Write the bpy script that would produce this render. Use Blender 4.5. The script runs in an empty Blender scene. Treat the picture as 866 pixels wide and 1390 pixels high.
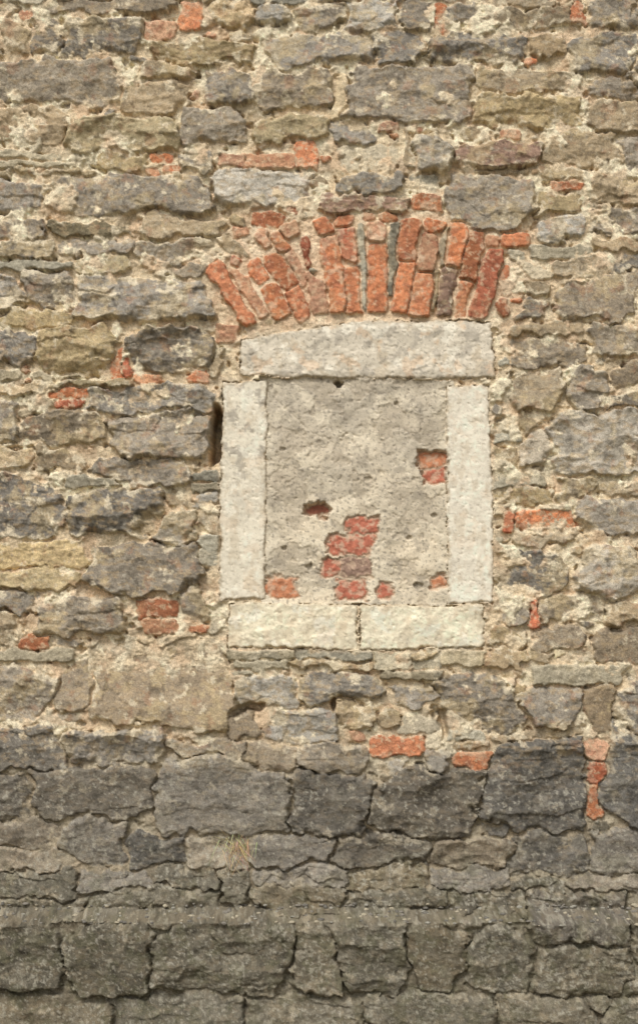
import bpy, math, numpy as np, random
from mathutils import Vector, noise as mnoise
random.seed(7); rng=np.random.RandomState(11)
S=0.0033          # metres per layout unit
GY=1374.0         # layout row that is ground level
CX=433.0
f32=np.float32
# ---------------------------------------------------------------- noise
G16=np.array([(math.cos(a),math.sin(a)) for a in np.arange(16)*math.pi/8+0.2],f32)
def h2(ix,iy,seed):
    h=(ix.astype(np.int64)*374761393+iy.astype(np.int64)*668265263+int(seed)*974634777)&0xffffffff
    h=((h^(h>>13))*1274126177)&0xffffffff
    return h^(h>>16)
def r2(ix,iy,seed): return (h2(ix,iy,seed)&0xffffff).astype(f32)/f32(0xffffff)
def gn(x,y,seed=0):
    x0=np.floor(x);y0=np.floor(y);fx=(x-x0).astype(f32);fy=(y-y0).astype(f32)
    ix=x0.astype(np.int64);iy=y0.astype(np.int64)
    def g(dx,dy):
        q=G16[h2(ix+dx,iy+dy,seed)&15]
        return q[...,0]*(fx-dx)+q[...,1]*(fy-dy)
    u=fx*fx*fx*(fx*(fx*6-15)+10);v=fy*fy*fy*(fy*(fy*6-15)+10)
    a=g(0,0);b=g(1,0);c=g(0,1);d=g(1,1)
    return ((a+u*(b-a))*(1-v)+(c+u*(d-c))*v)*1.5
def fbm(x,y,s,o=4,seed=0,g=0.5):
    t=0;a=1.;f=1./s;n=0
    for i in range(o):
        t=t+a*gn(x*f,y*f,seed+i*17);n+=a;a*=g;f*=2.03
    return (t/n*1.5).astype(f32)
def cells(x,y,sx,sy,seed,mode=0):
    u=x/sx;v=y/sy;ix=np.floor(u).astype(np.int64);iy=np.floor(v).astype(np.int64)
    best=np.full(x.shape,1e9,f32);out=np.zeros(x.shape,f32)
    for dx in(-1,0,1):
        for dy in(-1,0,1):
            cx=ix+dx;cy=iy+dy
            px=(cx+0.1+0.8*r2(cx,cy,seed))-u;py=(cy+0.1+0.8*r2(cx,cy,seed+1))-v
            if mode:
                best=np.minimum(best,(px*px+py*py+.9*r2(cx,cy,seed+2)+(r2(cx,cy,seed+3)-.5)*px*.9+(r2(cx,cy,seed+4)-.5)*py*.9).astype(f32));continue
            d=(px*px+py*py).astype(f32)
            hh=(r2(cx,cy,seed+2)-.5)+((r2(cx,cy,seed+3)-.5)*px+(r2(cx,cy,seed+4)-.5)*py)*1.6
            m=d<best;best=np.where(m,d,best);out=np.where(m,hh,out)
    return (best-.45 if mode else out).astype(f32)
def ss(a,b,x):
    t=np.clip((x-a)/(b-a),0,1);return t*t*(3-2*t)
def lin(c):
    c=np.array(c,f32)/255.;return np.where(c<=0.04045,c/12.92,((c+0.055)/1.055)**2.4).astype(f32)
# ---------------------------------------------------------------- grid
def axis(lo,a,b,hi,st,mx):
    mid=list(np.arange(a,b,st));L=[];x=a;s=st
    while x>lo: s=min(s*1.06,mx);x-=s;L.append(x)
    R=[];x=mid[-1];s=st
    while x<hi: s=min(s*1.06,mx);x+=s;R.append(x)
    return np.array(L[::-1]+mid+R,f32)
xs=axis(-800,-25,891,1666,1.3,6.0)
ys=axis(-550,-15,1384,1385,1.3,6.0)
X,Y=np.meshgrid(xs,ys)
print('grid',X.shape)
wx=fbm(X,Y,85,2,9)*7+fbm(X,Y,34,2,1)*8.5+fbm(X,Y,10,2,5)*2.1
wy=fbm(X,Y,85,2,10)*6+fbm(X,Y,34,2,2)*6.5+fbm(X,Y,10,2,6)*1.7
Xw=X+wx;Yw=Y+wy
Xs=X+wx*0.3;Ys=Y+wy*0.3
# ---------------------------------------------------------------- stone list
COL={'G':(145,138,128),'D':(125,121,115),'L':(165,159,149),'T':(166,151,128),'Y':(175,161,131),'C':(206,193,169),
'R':(186,124,92),'K':(170,104,80),'P':(194,152,125),'S':(168,162,146),'W':(153,140,122),'M':(119,113,100),'B':(148,122,106)}
ROWS='''0 0 30 14 T;60 -8 240 20 G;280 0 348 34 T;350 2 393 32 L;397 5 465 44 G;467 -4 542 46 L;546 0 585 46 G;590 8 604 46 R;606 -6 652 30 G;655 -10 768 12 T;656 14 768 36 T;774 0 790 30 R;797 -8 866 38 G
0 24 44 70 T;48 30 84 72 G;88 28 190 78 G;193 32 238 54 P;246 4 274 40 R;206 54 346 86 Y;365 46 505 90 G;510 48 580 86 G;585 46 714 90 G;720 42 768 80 T;774 40 870 100 G
-60 80 160 140 G;165 106 250 154 T;190 90 270 103 T;274 95 345 146 G;348 94 450 150 G;454 96 472 160 C;475 90 635 165 G;642 96 786 128 T;640 130 790 172 Y;792 104 880 132 G;800 136 880 186 T
-40 146 90 200 T;95 156 240 206 Y;245 152 332 196 G;340 160 445 192 Y;402 192 428 230 R;445 196 540 234 C;545 170 558 232 T;562 184 616 232 L;620 196 732 226 B;736 180 838 226 T;842 190 890 240 G
-30 208 124 216 S;-40 219 100 226 S;20 229 128 238 T;132 208 204 232 Y;206 210 236 222 R;240 208 292 232 G;300 210 334 224 P;336 212 398 228 P;640 228 715 238 T
-30 248 58 292 G;64 238 286 293 G;292 230 430 278 L;436 266 556 292 B;458 237 548 264 G;560 268 598 288 R;604 240 722 312 G 8;722 226 800 244 T;750 246 788 258 R;796 238 880 282 T;796 284 880 318 G;730 296 794 330 L -8
-40 298 60 322 G;64 300 182 322 Y;184 298 305 322 T;-40 326 76 352 G;80 326 180 346 G;184 326 300 360 G;342 290 384 305 R;304 290 338 308 T;726 262 792 292 Y;800 322 880 342 T;720 336 800 348 S
-30 356 96 366 S;100 350 182 372 Y;-30 372 30 420 G;34 370 104 418 G;108 375 282 437 G;238 340 284 372 G;286 320 330 352 T;744 350 816 374 T;820 346 890 372 G;748 378 866 436 W;700 380 742 400 T;702 404 744 436 G
-30 424 100 444 Y;-30 448 48 500 G;54 446 150 512 Y;172 443 290 505 G;292 446 322 466 P;286 470 302 512 T;700 440 796 460 T;694 464 790 502 G;796 442 890 482 G
153 466 166 512 R;168 486 178 510 K;255 506 285 521 R;30 478 42 520 P;66 532 120 541 R;74 543 118 552 K;182 512 216 521 P;-30 506 110 514 S;-20 518 60 532 T;60 518 180 528 Y
-30 540 28 602 G;122 526 290 560 G;690 506 766 556 T;770 500 826 554 G;830 488 880 530 W;828 534 880 556 G
32 556 144 604 G;146 564 282 622 G;-30 606 48 640 T;50 608 122 640 T;126 622 256 660 G;700 583 746 632 L;750 560 870 642 L;676 606 698 640 T
-30 648 88 726 G;94 666 226 728 G;92 646 160 662 S;210 690 270 738 L;262 640 298 654 S;260 657 298 668 S;264 671 298 688 L;226 664 256 686 T;672 646 740 660 S;676 664 752 688 Y;756 648 800 678 T;806 648 890 674 T;788 680 880 726 G
702 694 776 714 R;684 700 696 722 K;700 718 780 736 T;272 692 296 724 T;272 728 294 768 S;-30 732 114 770 Y;-30 774 112 800 Y;120 740 270 806 G;684 745 766 810 G;780 740 870 812 L
-30 804 48 832 G;52 815 165 862 G;188 815 242 836 R;196 839 240 858 P;246 800 284 850 G;282 800 296 816 C;288 838 308 866 C;730 808 818 842 G;820 816 890 850 T;682 814 716 846 G;718 816 730 850 K
-30 836 26 872 T;30 864 68 880 R;72 868 112 880 G;-30 882 100 894 S;-30 900 80 980 G;80 898 124 968 W;118 872 312 988 W;660 852 720 880 T;724 850 790 882 W;794 854 870 900 W;660 884 722 908 T
314 886 400 896 S;404 884 502 894 S;316 898 392 908 S;396 897 506 908 T;510 884 560 908 S;562 882 598 894 T;600 884 656 902 S;562 897 598 908 S;308 910 340 918 S;520 911 600 919 S
318 918 406 958 L;408 912 522 954 G;526 926 586 962 G;590 914 706 992 G;706 932 790 984 G;724 906 838 928 S;792 934 840 998 W;843 920 900 1010 G;456 956 508 990 T;512 966 540 992 T;544 970 588 994 C;300 962 350 1004 W;353 960 455 1006 L
505 1001 576 1025 R;578 992 600 1020 C -15;617 1022 667 1047 R;642 1051 658 1068 R;604 994 652 1004 S;604 1008 656 1018 T;664 988 788 1000 T;792 1004 822 1030 P;794 1034 822 1060 K;796 1066 815 1106 R;656 1004 792 1130 D;818 976 900 1122 D
-30 986 88 1042 G;92 992 222 1036 G;224 1006 328 1022 G;330 1006 404 1046 W;408 1010 500 1048 G;44 1042 214 1108 D;216 1028 390 1130 D;392 1052 498 1130 D;502 1042 650 1132 D;-30 1054 40 1108 D;580 1016 612 1040 G
-30 1112 80 1150 G;84 1114 170 1174 G;172 1130 250 1172 D;254 1132 340 1178 G;344 1132 448 1168 G;452 1134 580 1172 D;584 1136 688 1172 G;692 1134 800 1186 D;804 1126 890 1184 G;-30 1154 80 1180 G
-30 1186 106 1212 M;110 1182 204 1202 G;206 1180 296 1206 M;300 1180 340 1222 M;344 1174 470 1200 G;474 1178 580 1204 M;584 1178 690 1206 G;694 1192 770 1208 M;-30 1215 118 1230 M;122 1208 296 1230 M;344 1204 470 1229 M;474 1208 600 1229 M;604 1210 708 1229 M;774 1188 900 1206 G
-60 1243 97 1330 M;100 1241 212 1334 M;215 1240 396 1332 M;399 1239 462 1334 M;465 1240 545 1330 M;548 1240 630 1334 M;633 1240 714 1332 M;718 1210 840 1266 D;843 1210 930 1304 M;720 1270 840 1334 M;844 1308 930 1334 M
-60 1336 160 1400 M;164 1340 330 1400 M;334 1338 500 1400 M;504 1340 660 1400 M;664 1338 800 1400 M;804 1340 930 1400 M'''
ARCH='''314 400 100 18 -33 R;339 396 78 14 -31 P;351 369 30 20 -33 R;382 369 52 24 -33 R;375 409 48 24 -30 R;404 412 46 20 -28 R;403 364 52 13 -20 P;360 326 26 15 -30 P;380 329 26 16 -25 R;429 398 58 19 -13 P;440 310 25 18 -14 R;452 372 103 21 -9 R;473 332 46 24 -6 K;467 302 12 22 -6 R;479 396 60 22 -6 R;512 315 28 20 0 P;512 378 92 24 1 R;528 294 15 26 3 R;553 327 54 25 6 R;547 391 68 22 8 R;580 346 50 22 9 P;573 400 56 25 7 R;605 396 64 22 10 B;620 333 62 22 14 R;602 338 54 8 12 T;628 408 56 13 12 R;641 348 70 20 15 R;660 385 96 23 17 K;682 372 20 11 18 R;679 416 20 13 10 R;699 323 17 36 0 R;667 327 13 20 8 P;492 362 118 9 -3 S;533 350 100 10 4 S;590 306 12 26 10 R;418 345 40 11 -15 K;395 312 18 22 -20 P;424 362 36 9 -12 S;503 296 12 18 0 P;322 362 30 12 -35 K;590 395 60 6 8 T'''
st=[]
def add_stone(x0,y0,x1,y1,t,rot=0,kind=0):
    st.append(dict(cx=(x0+x1)/2,cy=(y0+y1)/2,hw=(x1-x0)/2,hh=(y1-y0)/2,t=t,rot=rot,kind=kind))
for r in ROWS.replace('\n',';').split(';'):
    p=r.split();b=[float(v) for v in p[:4]]
    sh_=2.0 if (p[4] not in 'RKPS' and b[1]<1000) else (0 if p[4] in 'RKPS' else .6)
    add_stone(b[0]+sh_,b[1]+sh_,b[2]-sh_,b[3]-sh_,p[4],float(p[5]) if len(p)>5 else random.uniform(-2,2))
for r in ARCH.split(';'):
    p=r.split();cx,cy,L,W,a=[float(v) for v in p[:5]]
    st.append(dict(cx=cx,cy=cy,hw=W/2-.7,hh=L/2-.5,t=p[5],rot=a,kind=1))
def rowfill(x0,x1,y0,y1):
    y=y0
    while y<y1:
        h=random.choice([26,36,46,56,64]);x=x0-random.uniform(0,50)
        while x<x1:
            w=random.uniform(50,170)
            if x+w>x1+20: break
            t=random.choice('GGGGLTYTW') if y<1000 else random.choice('GDDM')
            if random.random()<.25 and h>40:
                add_stone(x,y,x+w,y+h*.45,t,0);add_stone(x,y+h*.5,x+w,y+h-4,random.choice('GTS'),0)
            else: add_stone(x,y,x+w,y+h-7,t,random.uniform(-2,2))
            x+=w+8
        y+=h
rowfill(-800,-55,-550,1360);rowfill(900,1666,-550,1360);rowfill(-60,920,-550,-22)
D1=np.full(X.shape,70.,f32);D2=np.full(X.shape,70.,f32);ID=np.full(X.shape,-1,np.int32)
def raster(i):
    s=st[i];R=math.hypot(s['hw'],s['hh'])+26
    if abs(s['rot'])<10: rx=s['hw']+34;ry=s['hh']+32+s['hw']*abs(math.sin(math.radians(s['rot'])))
    else: rx=ry=R
    a,b=np.searchsorted(xs,[s['cx']-rx,s['cx']+rx]);c,d=np.searchsorted(ys,[s['cy']-ry,s['cy']+ry])
    if b<=a or d<=c:return
    arch=s['kind']==1
    brick=s['t'] in 'RKPS'
    xx=(Xs if (arch or brick) else Xw)[c:d,a:b]-s['cx'];yy=(Ys if (arch or brick) else Yw)[c:d,a:b]-s['cy']
    t=math.radians(s['rot']);ct,sn=math.cos(t),math.sin(t)
    u=xx*ct+yy*sn;v=-xx*sn+yy*ct
    hw,hh=s['hw'],s['hh'];m=min(hw,hh)
    R_=random.Random(i*7+3)
    js=0.02 if (arch or brick) else 0.09
    pl=[]
    for (nx,ny,dd) in((1,0,hw),(-1,0,hw),(0,1,hh),(0,-1,hh)):
        j=R_.gauss(0,js)*(2.2 if nx else .6);n=Vector((nx-ny*j,ny+nx*j)).normalized();pl.append((n.x,n.y,dd))
    for sx in(-1,1):
        for sy in(-1,1):
            cut=(R_.uniform(0.02,0.3) if (arch or brick) else R_.uniform(0.0,1.0)**1.7)*m
            an=R_.uniform(.45,1.15);nx,ny=sx*math.cos(an),sy*math.sin(an)
            pl.append((nx,ny,abs(nx)*hw+abs(ny)*hh-cut*.6))
    k=0.8 if (arch or brick) else 0.7
    acc=0
    for nx,ny,dd in pl: acc=acc+np.exp(np.clip(k*(nx*u+ny*v-dd),-30,30))
    dist=(np.log(acc)/k).astype(f32)
    A=D1[c:d,a:b];B=D2[c:d,a:b];I=ID[c:d,a:b]
    m1=dist<A
    B[:]=np.where(m1,A,np.minimum(B,dist));I[:]=np.where(m1,i,I);A[:]=np.where(m1,dist,A)
for i in range(len(st)): raster(i)
# --- window frame parts (convex polygons)
def poly(pts,xx,yy,k=0.6):
    acc=0;n=len(pts);cx=sum(p[0] for p in pts)/n;cy=sum(p[1] for p in pts)/n
    for i in range(n):
        x0,y0=pts[i];x1,y1=pts[(i+1)%n];nx,ny=(y1-y0),-(x1-x0);l=math.hypot(nx,ny);nx/=l;ny/=l
        if nx*(cx-x0)+ny*(cy-y0)>0:nx,ny=-nx,-ny
        acc=acc+np.exp(np.clip(k*(nx*(xx-x0)+ny*(yy-y0)),-30,30))
    return (np.log(acc)/k).astype(f32)
WP=[('lintel',[(325,466),(329,458),(372,452),(430,439),(600,434),(667,438),(672,519),(610,520),(450,514),(325,514)]),
('jamb_left',[(303,517),(364,517),(362,700),(360,813),(298,813),(299,640)]),
('jamb_right',[(606,524),(663,524),(667,620),(670,820),(607,820)]),
('sill_left',[(310,817),(485,820),(486,882),(309,880)]),
('sill_right',[(488,822),(657,821),(657,880),(488,882)]),
('infill',[(352,512),(615,516),(612,822),(355,818)])]
Xf=X+fbm(X,Y,14,3,31)*2.4+fbm(X,Y,60,2,33)*2;Yf=Y+fbm(X,Y,14,3,32)*2.4+fbm(X,Y,60,2,34)*2
WD=[poly(p,Xf,Yf,1.2) for _,p in WP]
WF=np.stack(WD[:5]);dF=WF.min(0);iF=WF.argmin(0);dI=WD[5]
dW=np.minimum(dF,dI)
hole=poly([(286,570),(291,548),(300,556),(299,622),(286,630)],Xs,Ys,.4)
# --- greedy gap filling with small stones, slates and brick chips
def filler():
    for hw,hh,tries in((60,20,800),(42,15,1500),(30,11,2500),(20,8,4000),(14,6,5000),(10,4.5,6000),(6,3.2,6000)):
        for _ in range(tries):
            x=random.uniform(-60,925);y=random.uniform(-20,1370)
            iy=min(np.searchsorted(ys,y),len(ys)-1);ix=min(np.searchsorted(xs,x),len(xs)-1)
            mg=3.4 if hw>10 else 4.2
            if min(D1[iy,ix],dW[iy,ix])<hh+mg-0.5: continue
            w=hw*random.uniform(.75,1.15);h=hh*random.uniform(.8,1.1);ok=True
            for a in(-1,-.5,0,.5,1):
                for b in(-1,0,1):
                    jy=min(max(np.searchsorted(ys,y+b*h),0),len(ys)-1);jx=min(max(np.searchsorted(xs,x+a*w),0),len(xs)-1)
                    if min(D1[jy,jx],dW[jy,jx],hole[jy,jx])<mg: ok=False;break
                if not ok:break
            if not ok: continue
            q=random.random()
            if hw<=20:
                pb=.5 if y<520 else (.10 if y<1100 else .0)
                if 280<x<720 and 260<y<440: pb=.6
                if x>668 and 440<y<860: pb=0.03
                t='R' if q<pb*.4 else ('K' if q<pb*.6 else('P' if q<pb else random.choice('STTCGL' if y<1100 else 'GDM')))
            else: t=random.choice('GTYTGL' if y<1000 else 'GDM')
            add_stone(x-w,y-h,x+w,y+h,t,random.uniform(-6,6),2);raster(len(st)-1)
filler()
print('stones',len(st))
N=len(st)
sc=np.array([COL[s['t']] for s in st],f32)
rb=np.random.RandomState(5)
sc=lin(sc)*(1+rb.normal(0,.18,(N,1)))*(1+np.clip(rb.normal(0.02,.03,(N,1)),-.008,.09)*np.array([[1,0,-1.5]]));sc=np.clip(sc,0.02,.8).astype(f32)
ty=np.array([s['t'] for s in st])
isb=np.isin(ty,['R','K','P']);iss=ty=='S'
sz=np.array([min(s['hw'],s['hh']) for s in st],f32);kind=np.array([s['kind'] for s in st])
sh=(rb.uniform(2,8,N)+np.clip(sz-15,0,25)*.12).astype(f32)
sh[kind==2]=rb.uniform(-1,4,(kind==2).sum());sh[isb]=rb.uniform(1,4.5,isb.sum());sh[kind==1]=rb.uniform(3,8,(kind==1).sum())
sh[ty=='C']=rb.uniform(0,3,(ty=='C').sum());sh[ty=='W']=4.5
tx=np.clip(rb.normal(0,.03,N),-.05,.05).astype(f32);tyy=np.clip(rb.normal(0,.10,N),-.2,.2).astype(f32)
ox=(rb.uniform(0,4000,N)).astype(f32);oy=(rb.uniform(0,4000,N)).astype(f32)
cover=rb.uniform(0,1,N).astype(f32)
rgh=(rb.uniform(.55,1.4,N)).astype(f32)
cxs=np.array([s['cx'] for s in st],f32);cys=np.array([s['cy'] for s in st],f32)
I=np.maximum(ID,0)
low=ss(980,1080,Y)
archz=np.exp(-(((X-500)/210)**4+((Y-370)/80)**4))
g=3.4+fbm(X,Y,25,2,40)*3.4+low*1.5
e=np.minimum(np.minimum((D2-D1)*.5,g-D1),(dW-D1)*.5+2)
e=e+(fbm(X,Y,8,3,41,.6)*1.5+fbm(X,Y,20,2,42)*1.9)*(1-.5*archz)
e=np.where(ID<0,-5,e)
Xo=X+ox[I];Yo=Y+oy[I]
flat=(isb|(ty=='C')|iss)[I]
rwn=1+np.clip(fbm(X,Y,30,2,43)*2.6,-.4,2.6)
rw=np.where(flat,2.0,np.clip(sz[I]*.2,2.2,4.5)*rwn)
prof=np.clip((e-.3)/rw,0,1);prof=np.sqrt(1-(1-prof)**2)
big=fbm(Xo,Yo,70,2,50)*4.5
q1=fbm(X,Y,26,3,52)*5.5;q2=fbm(X,Y,26,3,53)*4.5
chipA=cells(Xo+q1,Yo+q2,58,28,54,1)*8
chipB=cells(Xo+q2,Yo+q1,20,12,58,1)*3.0*ss(-.2,.5,fbm(Xo,Yo,40,2,51))
stp=cells(Xo+q1,Yo+q2,80,22,62,0)*2.3
midn=fbm(Xo,Yo,13,4,60,.55)*1.5
fine=fbm(X,Y,4,2,64)*.5
amp=np.where(flat,.13,np.where(ty[I]=='W',.2,np.where(low>.5,.8,1.0)))*np.clip(sz[I]/18,.3,1)*rgh[I]
tilt=np.clip(tx[I]*(X-cxs[I])+tyy[I]*(Y-cys[I]),-6,6)*np.where(kind[I]==1,.4,1)*prof
hs=-8.5+(sh[I]+8.5)*prof+amp*(big+chipA+chipB+stp+midn)+fine+tilt
hs=np.where(flat,hs+fbm(Xo,Yo,9,3,67)*1.2,hs)
hs=np.where(ID<0,-30,hs)
plin=ss(1236,1244,Y)
prot=(isb|(ty=='W'))[I]&(D1<1)
remn=ss(.16,.42,fbm(X,Y,42,4,75,.55)+.25*fbm(X,Y,130,2,76))*(1-low*.75)*(1-.8*archz)*np.where(prot,.15,1)   # surviving render skin
hm=-.7+fbm(X,Y,55,3,70)*4.5*(1-.7*archz)*np.where(prot,.3,1)+fbm(X,Y,16,3,71)*2.4*(1-.5*archz)+fbm(X,Y,5,3,72,.6)*1.2-low*.8-archz*.3-plin*3.5+remn*5
hm=hm+np.exp(-np.clip(dW,0,40)/9)*3
deep=ss(.36,.62,fbm(X,Y,20,3,73))*8*(1-archz)*(1-remn)*(1-.4*low);hm=hm-deep
H=np.maximum(hm,hs)
sm=ss(-1.0,1.0,hs-hm+fbm(X,Y,5,3,74,.6)*1.2)
# ---- colours
def mixc(a,b,t): return a+(b-a)*t[...,None]
C3=lambda c:lin(c)[None,None,:]
cs=sc[I]
va=fbm(Xo,Yo,30,4,80);vb=fbm(X,Y,7,4,81,.7);vc=fbm(Xo,Yo*1.8,14,4,82,.6)
cs=cs*(1+.24*va+.30*vb)[...,None]
stonem=~flat
edge=np.clip((6-e)/9,-.6,.6)
warm=ss(.05,.35,vc+.35*va)*stonem*.55*(1-low*.7);cs=mixc(cs,C3((172,151,121)),warm)
yel=ss(.12,.34,fbm(X,Y,52,5,84,.62)+(cover[I]-.57)*.5+edge*.12)*(1-low*.85)*np.where(stonem,.8,.3)
cs=mixc(cs,C3((190,171,134))*(1+.3*vb)[...,None],yel*.58)
pale=ss(.14,.30,fbm(X,Y,24,5,86,.64)+(cover[I]-.63)*.25+edge*.28+.22*(remn-.3))*np.where(flat,.5,.9)*(1-.5*low)
cs=mixc(cs,C3((216,203,178))*(1+.22*vb)[...,None],pale*.78)
rust=ss(.30,.50,fbm(X,Y,27,5,88,.62))*(1-low)*stonem*.38;cs=mixc(cs,C3((158,118,91)),rust)
lic=ss(.34,.44,fbm(X,Y,7,3,90,.6)+.3*fbm(X,Y,70,2,91)-.04)*(.25+.3*low);cs=mixc(cs,C3((192,187,173)),lic*stonem)
dk=ss(.20,.40,fbm(Xo,Yo,17,5,92,.64))*.34;cs=cs*(1-dk*np.where(flat,.6,1))[...,None]
bs=ss(.1,.5,fbm(Xo,Yo,12,3,94))*isb[I]*.5;cs=mixc(cs,C3((158,102,80)),bs)
bp=ss(.16,.38,fbm(X,Y,9,4,95,.65)+edge*.2)*isb[I]*np.where(kind[I]==1,.55,.7);cs=mixc(cs,C3((206,178,148)),bp)
cm=mixc(np.broadcast_to(C3((209,190,161)),X.shape+(3,)),C3((224,212,186)),ss(-.2,.4,fbm(X,Y,50,3,100)+.3*remn))
cm=mixc(cm,C3((192,161,132)),ss(.05,.35,fbm(X,Y,34,4,101))*.5*(1-low))
cm=mixc(cm,C3((152,141,123)),np.clip(ss(.08,.3,fbm(X,Y,24,5,102,.62))*.42+low*.5+ss(700,1000,Y)*.1,0,1))
cm=mixc(cm,C3((220,190,162)),archz*.65*(1-low))
cm=cm*(1+.32*fbm(X,Y,4.5,3,104,.7)+.16*vb)[...,None]
damp=ss(1150,1240,Y);cm=mixc(cm,C3((112,105,90))*(1+.3*vb)[...,None],damp*.7)
col=mixc(cm,cs,sm)
ms=ss(1130,1250,Y+fbm(X,Y,60,3,110)*50)
moss=ms*ss(-.05,.3,fbm(X,Y,24,5,111,.62));col=mixc(col,C3((104,102,80))*(1+.4*vb)[...,None],moss*.5)
spk=ss(.32,.44,fbm(X,Y,6,3,112,.6)+.35*fbm(X,Y,40,2,113))*ms;col=mixc(col,C3((178,173,157)),spk*.5)
lowd=ss(960,1090,Y+fbm(X,Y,70,3,114)*40)
mott=ss(.0,.35,fbm(X,Y,34,5,115,.66))*low;col=mixc(col,C3((156,149,134))*(1+.3*vb)[...,None],mott*.28)
col=col*(1-.22*lowd)[...,None]*np.array([1.015,1.,.96],f32)
wob=fbm(X,Y*0,90,3,120)*5
base=16*ss(1160,1226,Y+wob)+48*np.clip((Y+wob*.5-1228)/11,0,1)+4*ss(930,1010,Y)
rub=ss(1160,1180,Y)*(1-ss(1228,1236,Y));H=H+rub*(fbm(X,Y,13,3,121)*2.2+cells(X,Y,30,14,122,0)*3)
hk=ss(-4,3,-hole);H=H*(1-hk)+hk*(-60)
for pts in ([(316,958),(352,953),(352,962),(312,968)],[(588,968),(594,966),(600,996),(592,1004)],[(450,957),(459,953),(460,962),(451,972)]):
    q=poly(pts,Xw,Yw,.5);k_=ss(-3,2.5,-q);H=H*(1-k_)+k_*(-22)
REG=np.zeros(X.shape,np.int32)
REG[(kind[I]==1)&(D1<5)&(ID>=0)]=1
# ---- window parts
inw=dW<0
jit=[5,4,4,5,5]
cols=[(214,203,183),(226,216,195),(232,222,202),(232,220,192),(233,222,195)]
eF=-dF
hF=np.zeros(X.shape,f32);cF=np.zeros(X.shape+(3,),f32)
for k_ in range(5):
    m=iF==k_;hF[m]=jit[k_];cF[m]=lin(cols[k_])
for a in range(5):
    for b in range(a+1,5):
        eF=np.minimum(eF,np.abs(WD[a]-WD[b])*.5+np.where((WD[a]<6)&(WD[b]<6),0,9))
chip=fbm(X,Y,17,4,130,.6)
pf=np.clip((eF+chip*2.4)/2.6,0,1);pf=np.sqrt(1-(1-pf)**2)
lint=iF==0;sil=iF>=3;lj=iF==1
pit=ss(.42,.6,fbm(X,Y,6,3,131))*1.3
hF=-2+(hF+2)*pf+fbm(X,Y,60,3,132)*1.3+chip*np.where(lint|sil,1.3,.6)+fbm(X,Y,5,3,133,.6)*.28-pit*.7
hF=hF+np.where(sil,cells(X+chip*8,Y+chip*8,42,24,134,1)*3.2,0)+np.where(lint,cells(X+chip*12,Y+chip*9,80,30,135,1)*3.2-ss(0,1,(455-Y)/20+chip)*2,0)
n1=fbm(X,Y,40,4,136,.6);n2=fbm(X,Y,8,4,137,.65);n3=fbm(X,Y*.5,22,5,138,.65)
cF=cF*(1+.08*n1+.12*n2)[...,None]
cF=mixc(cF,C3((192,175,148)),ss(.1,.35,n3)*np.where(lint,.5,.42))
cF=mixc(cF,C3((164,155,141)),ss(.12,.36,fbm(X,Y,26,5,139,.65))*np.where(lint,.6,np.where(lj,.75*(1-ss(600,720,Y)),.18)))
cF=mixc(cF,C3((240,232,213)),ss(.2,.36,fbm(X,Y,33,5,140,.6))*.6)
cF=mixc(cF,C3((214,184,152)),ss(.25,.42,fbm(X,Y,30,4,141))*np.where(lint,.5,.2))
cF=mixc(cF,C3((170,153,126)),(1-ss(.3,5,eF+n2*4))*.6)
cF=mixc(cF,C3((126,118,106)),ss(.42,.48,fbm(X,Y,5,3,142,.6))*np.where(lint,.5,.3))
# infill
hI=.5+fbm(X,Y,70,3,150)*3.0+fbm(X,Y,20,4,151,.55)*1.3+fbm(X,Y,4.5,2,152,.6)*.2
hI=hI-ss(.42,.5,fbm(X,Y,9,3,153))*1.1
hI=hI+np.exp(-np.clip(-WD[5],0,50)/12)*2
scab=ss(.04,.09,fbm(X,Y,60,5,161,.58)-.05);hI=hI-scab*1.2
bl=ss(-.2,.2,fbm(X,Y,80,5,154,.6))
cI=mixc(np.broadcast_to(C3((219,204,178)),X.shape+(3,)),C3((203,190,167)),bl)
topg=(1-ss(540,740,Y+fbm(X,Y,60,4,155)*70))
cI=mixc(cI,C3((180,170,153)),topg*.6)
cI=mixc(cI,C3((228,215,190)),ss(.05,.26,fbm(X,Y,48,5,156,.62))*.6)
cI=mixc(cI,C3((174,160,139)),scab*.45)
cI=mixc(cI,C3((150,140,125)),ss(.18,.36,fbm(X,Y,30,5,157,.64))*.5)
cI=cI*(1+.11*fbm(X,Y,5,4,158,.7))[...,None]
smear=(1-ss(345,374,X+fbm(X,Y,36,3,159)*22))*ss(520,560,Y+20*n1)
cI=mixc(cI,C3((223,211,188)),smear*.8)
smr=ss(588,606,X+fbm(X,Y,30,3,162)*16);cI=mixc(cI,C3((216,204,180)),smr*.5)
peb=ss(.46,.54,fbm(X,Y,4,2,160));cI=mixc(cI,C3((120,112,102)),peb*.6)
def seg(pts,w):
    d=np.full(X.shape,99.,f32);qx=X+n1*16;qy=Y+n1*14
    for (x0,y0),(x1,y1) in zip(pts[:-1],pts[1:]):
        vx,vy=x1-x0,y1-y0;tt=np.clip(((qx-x0)*vx+(qy-y0)*vy)/(vx*vx+vy*vy),0,1);d=np.minimum(d,np.hypot(qx-x0-tt*vx,qy-y0-tt*vy))
    return 1-ss(w*.4,w,d)
for pts in ([(372,540),(420,585),(450,600)],[(358,655),(380,668),(400,700)],[(540,590),(575,575),(600,560)]):
    c_=seg(pts,1.8);hI=hI-c_*.8
EB='''472 702 514 724 K;447 727 506 752 K;437 760 461 781 K;463 757 503 783 B;455 787 497 813 K;362 785 403 810 R;513 793 533 813 K;584 783 604 798 R;416 685 446 699 H;569 615 604 634 R;575 637 603 655 K'''
EX=X+fbm(X,Y,16,4,170,.6)*8;EY=Y+fbm(X,Y,16,4,171,.6)*6
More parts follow.
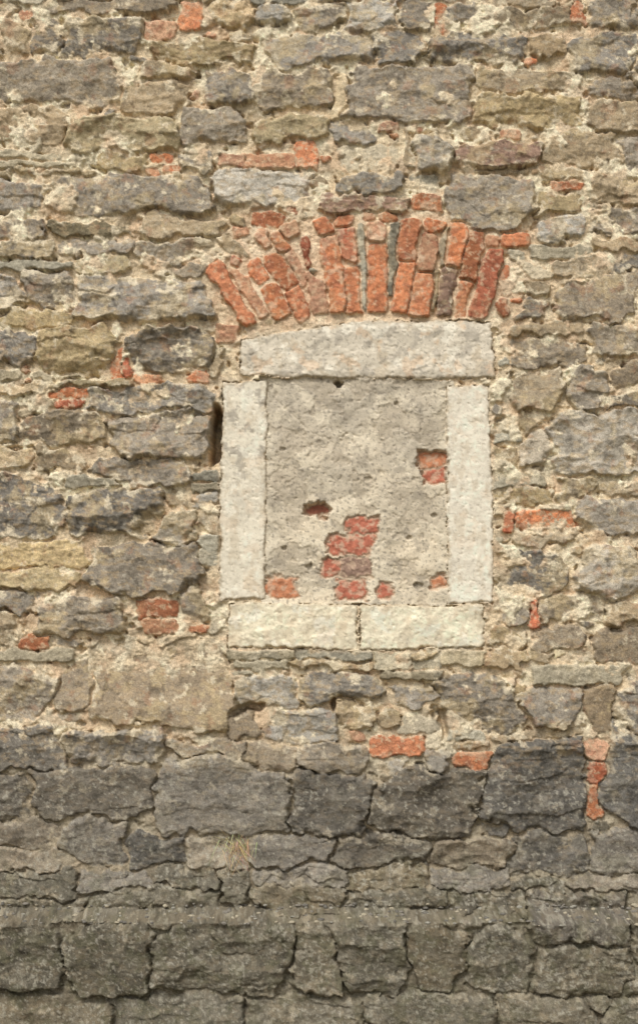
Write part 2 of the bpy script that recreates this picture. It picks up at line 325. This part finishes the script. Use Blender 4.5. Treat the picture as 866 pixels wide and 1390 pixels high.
bd=np.full(X.shape,99.,f32);bc=np.zeros(X.shape+(3,),f32);bdep=np.zeros(X.shape,f32)
for r in EB.split(';'):
    p=r.split();x0,y0,x1,y1=[float(v) for v in p[:4]]
    if x0==416: q=(np.hypot((EX-431)/14,(EY-692)/8.5)-1)*8
    else: q=poly([(x0,y0),(x1,y0),(x1,y1),(x0,y1)],EX,EY,.6)
    m=q<bd;bd=np.where(m,q,bd);bc=np.where(m[...,None],lin({'K':(182,112,90),'R':(194,132,98),'B':(150,124,108),'H':(150,98,80)}[p[4]])[None,None,:],bc)
    bdep=np.where(m,-14. if x0==416 else (-9. if (x0 in(569,575)) else -2.),bdep)
rec=1-ss(0.5,4.0,bd)
hB=bdep-2.*ss(-1.5,1,bd)+fbm(X,Y,8,4,172,.6)*1.6
bc=bc*(1+.4*fbm(X,Y,9,4,173,.65))[...,None];bc=mixc(bc,C3((206,178,152)),ss(.02,.26,fbm(X,Y,11,4,174,.6))*.6*(bdep>-12))
bc=mixc(bc,C3((192,172,146)),ss(-2.,1.,bd)*.8)
hI=hI*(1-rec)+hB*rec;cI=mixc(cI,bc,rec)
for hx,hy,hr,dp in((459,521,6,18),(385,745,4,4),(538,548,4,4),(590,700,4,4),(568,795,7,5),(420,770,6,4),(500,650,5,3),(385,610,4,3),(556,730,4,4)):
    q=np.hypot(X-hx,(Y-hy)*1.3)+n2*3;k_=1-ss(hr-2,hr+1,q);hI=hI-k_*dp;cI=cI*(1-.25*k_)[...,None]
hWn=np.where(dF<0.,hF,np.where(dI<0,hI,-6));
cW=np.where((dF<0.)[...,None],cF,cI)
H=np.where(inw,hWn,H);col=np.where(inw[...,None],cW,mixc(col,C3((208,188,160)),(1-ss(0,6,dW))*.4))
REG[inw]=7
for k_ in range(5): REG[(dF<0.)&(iF==k_)]=2+k_
H=np.clip(H,-62,24)+base
col=np.clip(col,.012,.80).astype(f32)
# ---------------------------------------------------------------- mesh building
PX=((X-CX)*S).astype(f32);PZ=((GY-Y)*S).astype(f32);PY=(-H*S).astype(f32)
V=np.stack([PX,PY,PZ],-1).reshape(-1,3);CL=np.concatenate([col,np.ones(X.shape+(1,),f32)],-1).reshape(-1,4)
ny,nx=X.shape
idx=np.arange(ny*nx,dtype=np.int32).reshape(ny,nx)
Q=np.stack([idx[:-1,:-1],idx[1:,:-1],idx[1:,1:],idx[:-1,1:]],-1).reshape(-1,4)
fr=REG[:-1,:-1].reshape(-1)
def mk(name,verts,quads,colors,mat,parent=None):
    me=bpy.data.meshes.new(name);me.vertices.add(len(verts));me.vertices.foreach_set('co',verts.astype(f32).ravel())
    me.loops.add(quads.size);me.loops.foreach_set('vertex_index',quads.astype(np.int32).ravel())
    me.polygons.add(len(quads));me.polygons.foreach_set('loop_start',np.arange(len(quads),dtype=np.int32)*quads.shape[1])
    me.update(calc_edges=True)
    me.polygons.foreach_set('use_smooth',np.ones(len(quads),bool))
    a=me.color_attributes.new('albedo','FLOAT_COLOR','POINT');a.data.foreach_set('color',colors.astype(f32).ravel())
    me.materials.append(mat)
    o=bpy.data.objects.new(name,me);bpy.context.scene.collection.objects.link(o)
    if parent:o.parent=parent
    return o
def material(name,gs=260,gamt=.35,bump=.5,bd=.0015,rough=.93):
    m=bpy.data.materials.new(name);m.use_nodes=True;nt=m.node_tree;nd=nt.nodes;L=nt.links
    b=nd['Principled BSDF'];b.inputs['Roughness'].default_value=rough;b.inputs['Specular IOR Level'].default_value=.2
    at=nd.new('ShaderNodeAttribute');at.attribute_name='albedo'
    tc=nd.new('ShaderNodeTexCoord')
    n=nd.new('ShaderNodeTexNoise');n.inputs['Scale'].default_value=gs;n.inputs['Detail'].default_value=4;n.inputs['Roughness'].default_value=.7
    L.new(tc.outputs['Object'],n.inputs['Vector'])
    mr=nd.new('ShaderNodeMapRange');mr.inputs['From Min'].default_value=.3;mr.inputs['From Max'].default_value=.7
    mr.inputs['To Min'].default_value=1-gamt;mr.inputs['To Max'].default_value=1+gamt
    L.new(n.outputs['Fac'],mr.inputs['Value'])
    mx=nd.new('ShaderNodeVectorMath');mx.operation='SCALE';L.new(at.outputs['Color'],mx.inputs[0]);L.new(mr.outputs['Result'],mx.inputs['Scale'])
    L.new(mx.outputs['Vector'],b.inputs['Base Color'])
    n2=nd.new('ShaderNodeTexNoise');n2.inputs['Scale'].default_value=gs*.6;n2.inputs['Detail'].default_value=4;n2.inputs['Roughness'].default_value=.7
    L.new(tc.outputs['Object'],n2.inputs['Vector'])
    bp=nd.new('ShaderNodeBump');bp.inputs['Strength'].default_value=bump;bp.inputs['Distance'].default_value=bd*3
    L.new(n2.outputs['Fac'],bp.inputs['Height']);L.new(bp.outputs['Normal'],b.inputs['Normal'])
    return m
m_wall=material('rubble_stone',210,.42,.58);m_brick=material('old_brick',260,.32,.45);m_lime=material('limestone',240,.12,.2);m_inf=material('lime_render',240,.2,.28)
m_ground=material('earth',120,.4,.7);m_grass=material('dry_grass',80,.2,.1)
def sub(name,r,mat,parent=None):
    q=Q[fr==r];u,inv=np.unique(q,return_inverse=True)
    return mk(name,V[u],inv.reshape(-1,4),CL[u],mat,parent)
def wallmesh():
    q=Q[fr==0];loop=np.concatenate([idx[0,:-1],idx[:-1,-1],idx[-1,:0:-1],idx[:0:-1,0]])
    nb=len(V);bv=V[loop].copy();bv[:,1]=.75
    v=np.concatenate([V,bv]);c=np.concatenate([CL,CL[loop]])
    k=np.arange(len(loop));k2=(k+1)%len(loop)
    side=np.stack([loop[k],loop[k2],nb+k2,nb+k],-1)
    nb2=len(v);x0,x1=V[:,0].min(),V[:,0].max();z0,z1=V[:,2].min(),V[:,2].max()
    v=np.concatenate([v,np.array([(x0,.752,z0),(x1,.752,z0),(x1,.752,z1),(x0,.752,z1)],f32)]);c=np.concatenate([c,np.tile(np.array([.2,.18,.15,1],f32),(4,1))])
    q=np.concatenate([q,side,np.array([[nb2,nb2+1,nb2+2,nb2+3]])])
    u,inv=np.unique(q,return_inverse=True)
    return mk('stone_wall',v[u],inv.reshape(-1,4),c[u],m_wall)
wallmesh()
sub('brick_arch',1,m_brick)
win=bpy.data.objects.new('walled_up_window',None);bpy.context.scene.collection.objects.link(win)
for k_,(n,_) in enumerate(WP): sub(n,2+k_,m_inf if n=='infill' else m_lime,win)
# ---------------------------------------------------------------- ground
def gaxis(lo,a,b,hi,stp):
    m=list(np.arange(a,b,stp));L=[];x=a;s=stp
    while x>lo:s*=1.12;x-=s;L.append(x)
    R=[];x=m[-1];s=stp
    while x<hi:s*=1.12;x+=s;R.append(x)
    return np.array(L[::-1]+m+R,f32)
gx=gaxis(-300,-2.2,2.2,300,.02);gy=gaxis(-300,-1.1,.0,300,.02)
A,B=np.meshgrid(gx,gy)
near=np.exp(-(np.abs(A)/6)**2-(np.abs(B)/5)**2)
Zg=(fbm(A*100,B*100,60,4,200)*.02+fbm(A*100,B*100,9,4,201,.6)*.012)*near-.012
cg=mixc(np.broadcast_to(C3((120,110,92)),A.shape+(3,)),C3((98,98,68)),ss(-.1,.3,fbm(A*100,B*100,35,4,202)))*(1+.3*fbm(A*100,B*100,4,3,203))[...,None]
gi=np.arange(A.size,dtype=np.int32).reshape(A.shape)
mk('ground',np.stack([A,B,Zg],-1).reshape(-1,3),np.stack([gi[:-1,:-1],gi[:-1,1:],gi[1:,1:],gi[1:,:-1]],-1).reshape(-1,4),
   np.concatenate([cg,np.ones(A.shape+(1,),f32)],-1).reshape(-1,4),m_ground)
# ---------------------------------------------------------------- grass / tuft / gravel
def blades(name,roots,cols_):
    vs=[];fs=[];cc=[]
    for (x,y,z,h,lx,ly,w) in roots:
        a=random.uniform(-.6,.6);dx,dy=math.cos(a)*w,math.sin(a)*w;c=random.choice(cols_);c=[v*random.uniform(.7,1.25) for v in lin(c)]+[1]
        n=5;b0=len(vs)
        for k in range(n+1):
            t=k/n;s=1-t*.85
            px=x+lx*t;py=y+ly*math.sin(t*2.2);pz=z+h*t-.02*t*t
            dz=w*.5 if abs(lx)>abs(h) else 0
            vs+= [(px-dx*s,py-dy*s,pz-dz*s),(px+dx*s,py+dy*s,pz+dz*s)];cc+=[c,c]
        for k in range(n):
            i=b0+2*k;fs.append((i,i+1,i+3,i+2))
    return mk(name,np.array(vs,f32),np.array(fs),np.array(cc,f32),m_grass)
VG=V.reshape(ny,nx,3)
def wall_at(px,py):
    return VG[min(np.searchsorted(ys,py),ny-1),min(np.searchsorted(xs,px),nx-1)]
R=[]
for _ in range(40):
    cx=random.uniform(-2.6,2.6);cy=random.uniform(-.9,-.26);n=random.randint(8,20)
    for k in range(n):
        h=random.uniform(.01,.035);R.append((cx+random.gauss(0,.025),cy+random.gauss(0,.02),-.012,h,random.gauss(0,.02),random.gauss(0,.01),.0012))
blades('grass',R,[(92,100,52),(110,110,60),(140,128,84),(80,92,48)])
R=[]
for _ in range(120):
    px=322+random.gauss(0,10);py=1150+random.gauss(0,9);p=wall_at(px,py)
    R.append((p[0],p[1]+.002,p[2],random.choice([-1,1,-1])*random.uniform(.02,.10),random.gauss(0,.05),-random.uniform(.02,.045),.0012))
blades('dry_grass_tuft',R,[(200,176,136),(170,146,112),(214,194,154)])
import bmesh
bm=bmesh.new();bmesh.ops.create_icosphere(bm,subdivisions=2,radius=1);iv=np.array([v.co[:] for v in bm.verts],f32);jf=np.array([[v.index for v in f.verts] for f in bm.faces]);bm.free()
gv=[];gf=[];gc=[];o=0
for _ in range(460):
    if random.random()<.6:
        px=random.uniform(-20,880);py=random.uniform(1222,1240);p=wall_at(px,py);x,y,z=p[0],p[1],p[2];s=random.uniform(.003,.011)
    else:
        x=random.uniform(-2.3,2.3);y=-random.uniform(.26,.85);z=-.01;s=random.uniform(.004,.012)
    d=iv*np.array([s*random.uniform(.8,1.6),s*random.uniform(.8,1.4),s*random.uniform(.5,.9)])
    sd=random.uniform(0,99);d=d*(1+.35*np.array([[mnoise.noise(Vector((float(q[0]),float(q[1]),float(q[2])))*1.4+Vector((sd,0,0)))] for q in iv]))
    gv.append(d+np.array([x,y,z]));gf.append(jf+o);o+=len(iv)
    c=lin(random.choice([(150,146,134),(130,124,114),(172,162,140),(110,106,98)]));gc.append(np.tile(np.append(c,1),(len(iv),1)))
mk('gravel',np.concatenate(gv),np.concatenate(gf),np.concatenate(gc),m_wall)
# ---------------------------------------------------------------- light, sky, camera
w=bpy.data.worlds.new('World');bpy.context.scene.world=w;w.use_nodes=True;nt=w.node_tree
sk=nt.nodes.new('ShaderNodeTexSky');sk.sky_type='NISHITA';sk.sun_disc=False
EL,AZ=math.radians(50),math.radians(202)
sk.sun_elevation=EL;sk.sun_rotation=AZ;sk.dust_density=3;sk.air_density=1
hs_=nt.nodes.new('ShaderNodeHueSaturation');hs_.inputs['Saturation'].default_value=.04
nt.links.new(sk.outputs[0],hs_.inputs['Color']);nt.links.new(hs_.outputs[0],nt.nodes['Background'].inputs[0]);nt.nodes['Background'].inputs[1].default_value=.135
sd=bpy.data.lights.new('sun','SUN');sd.energy=2.0;sd.angle=math.radians(20);sd.color=(1,.96,.90)
so=bpy.data.objects.new('sun',sd);bpy.context.scene.collection.objects.link(so)
dirv=Vector((math.sin(AZ)*math.cos(EL),math.cos(AZ)*math.cos(EL),math.sin(EL)))
so.rotation_euler=dirv.to_track_quat('Z','Y').to_euler()
cam=bpy.data.cameras.new('camera');co=bpy.data.objects.new('camera',cam);bpy.context.scene.collection.objects.link(co)
Dc=7.0;Hh=1390*S
co.location=(0,-Dc,1.75);co.rotation_euler=(math.pi/2,0,0);cam.sensor_fit='VERTICAL';cam.sensor_height=36;cam.sensor_width=36
cam.lens=36*Dc/Hh;cam.shift_y=((GY-695)*S-1.75)/Hh;cam.clip_end=2000
bpy.context.scene.camera=co
vs=bpy.context.scene.view_settings;vs.view_transform='Standard';vs.look='None';vs.exposure=0
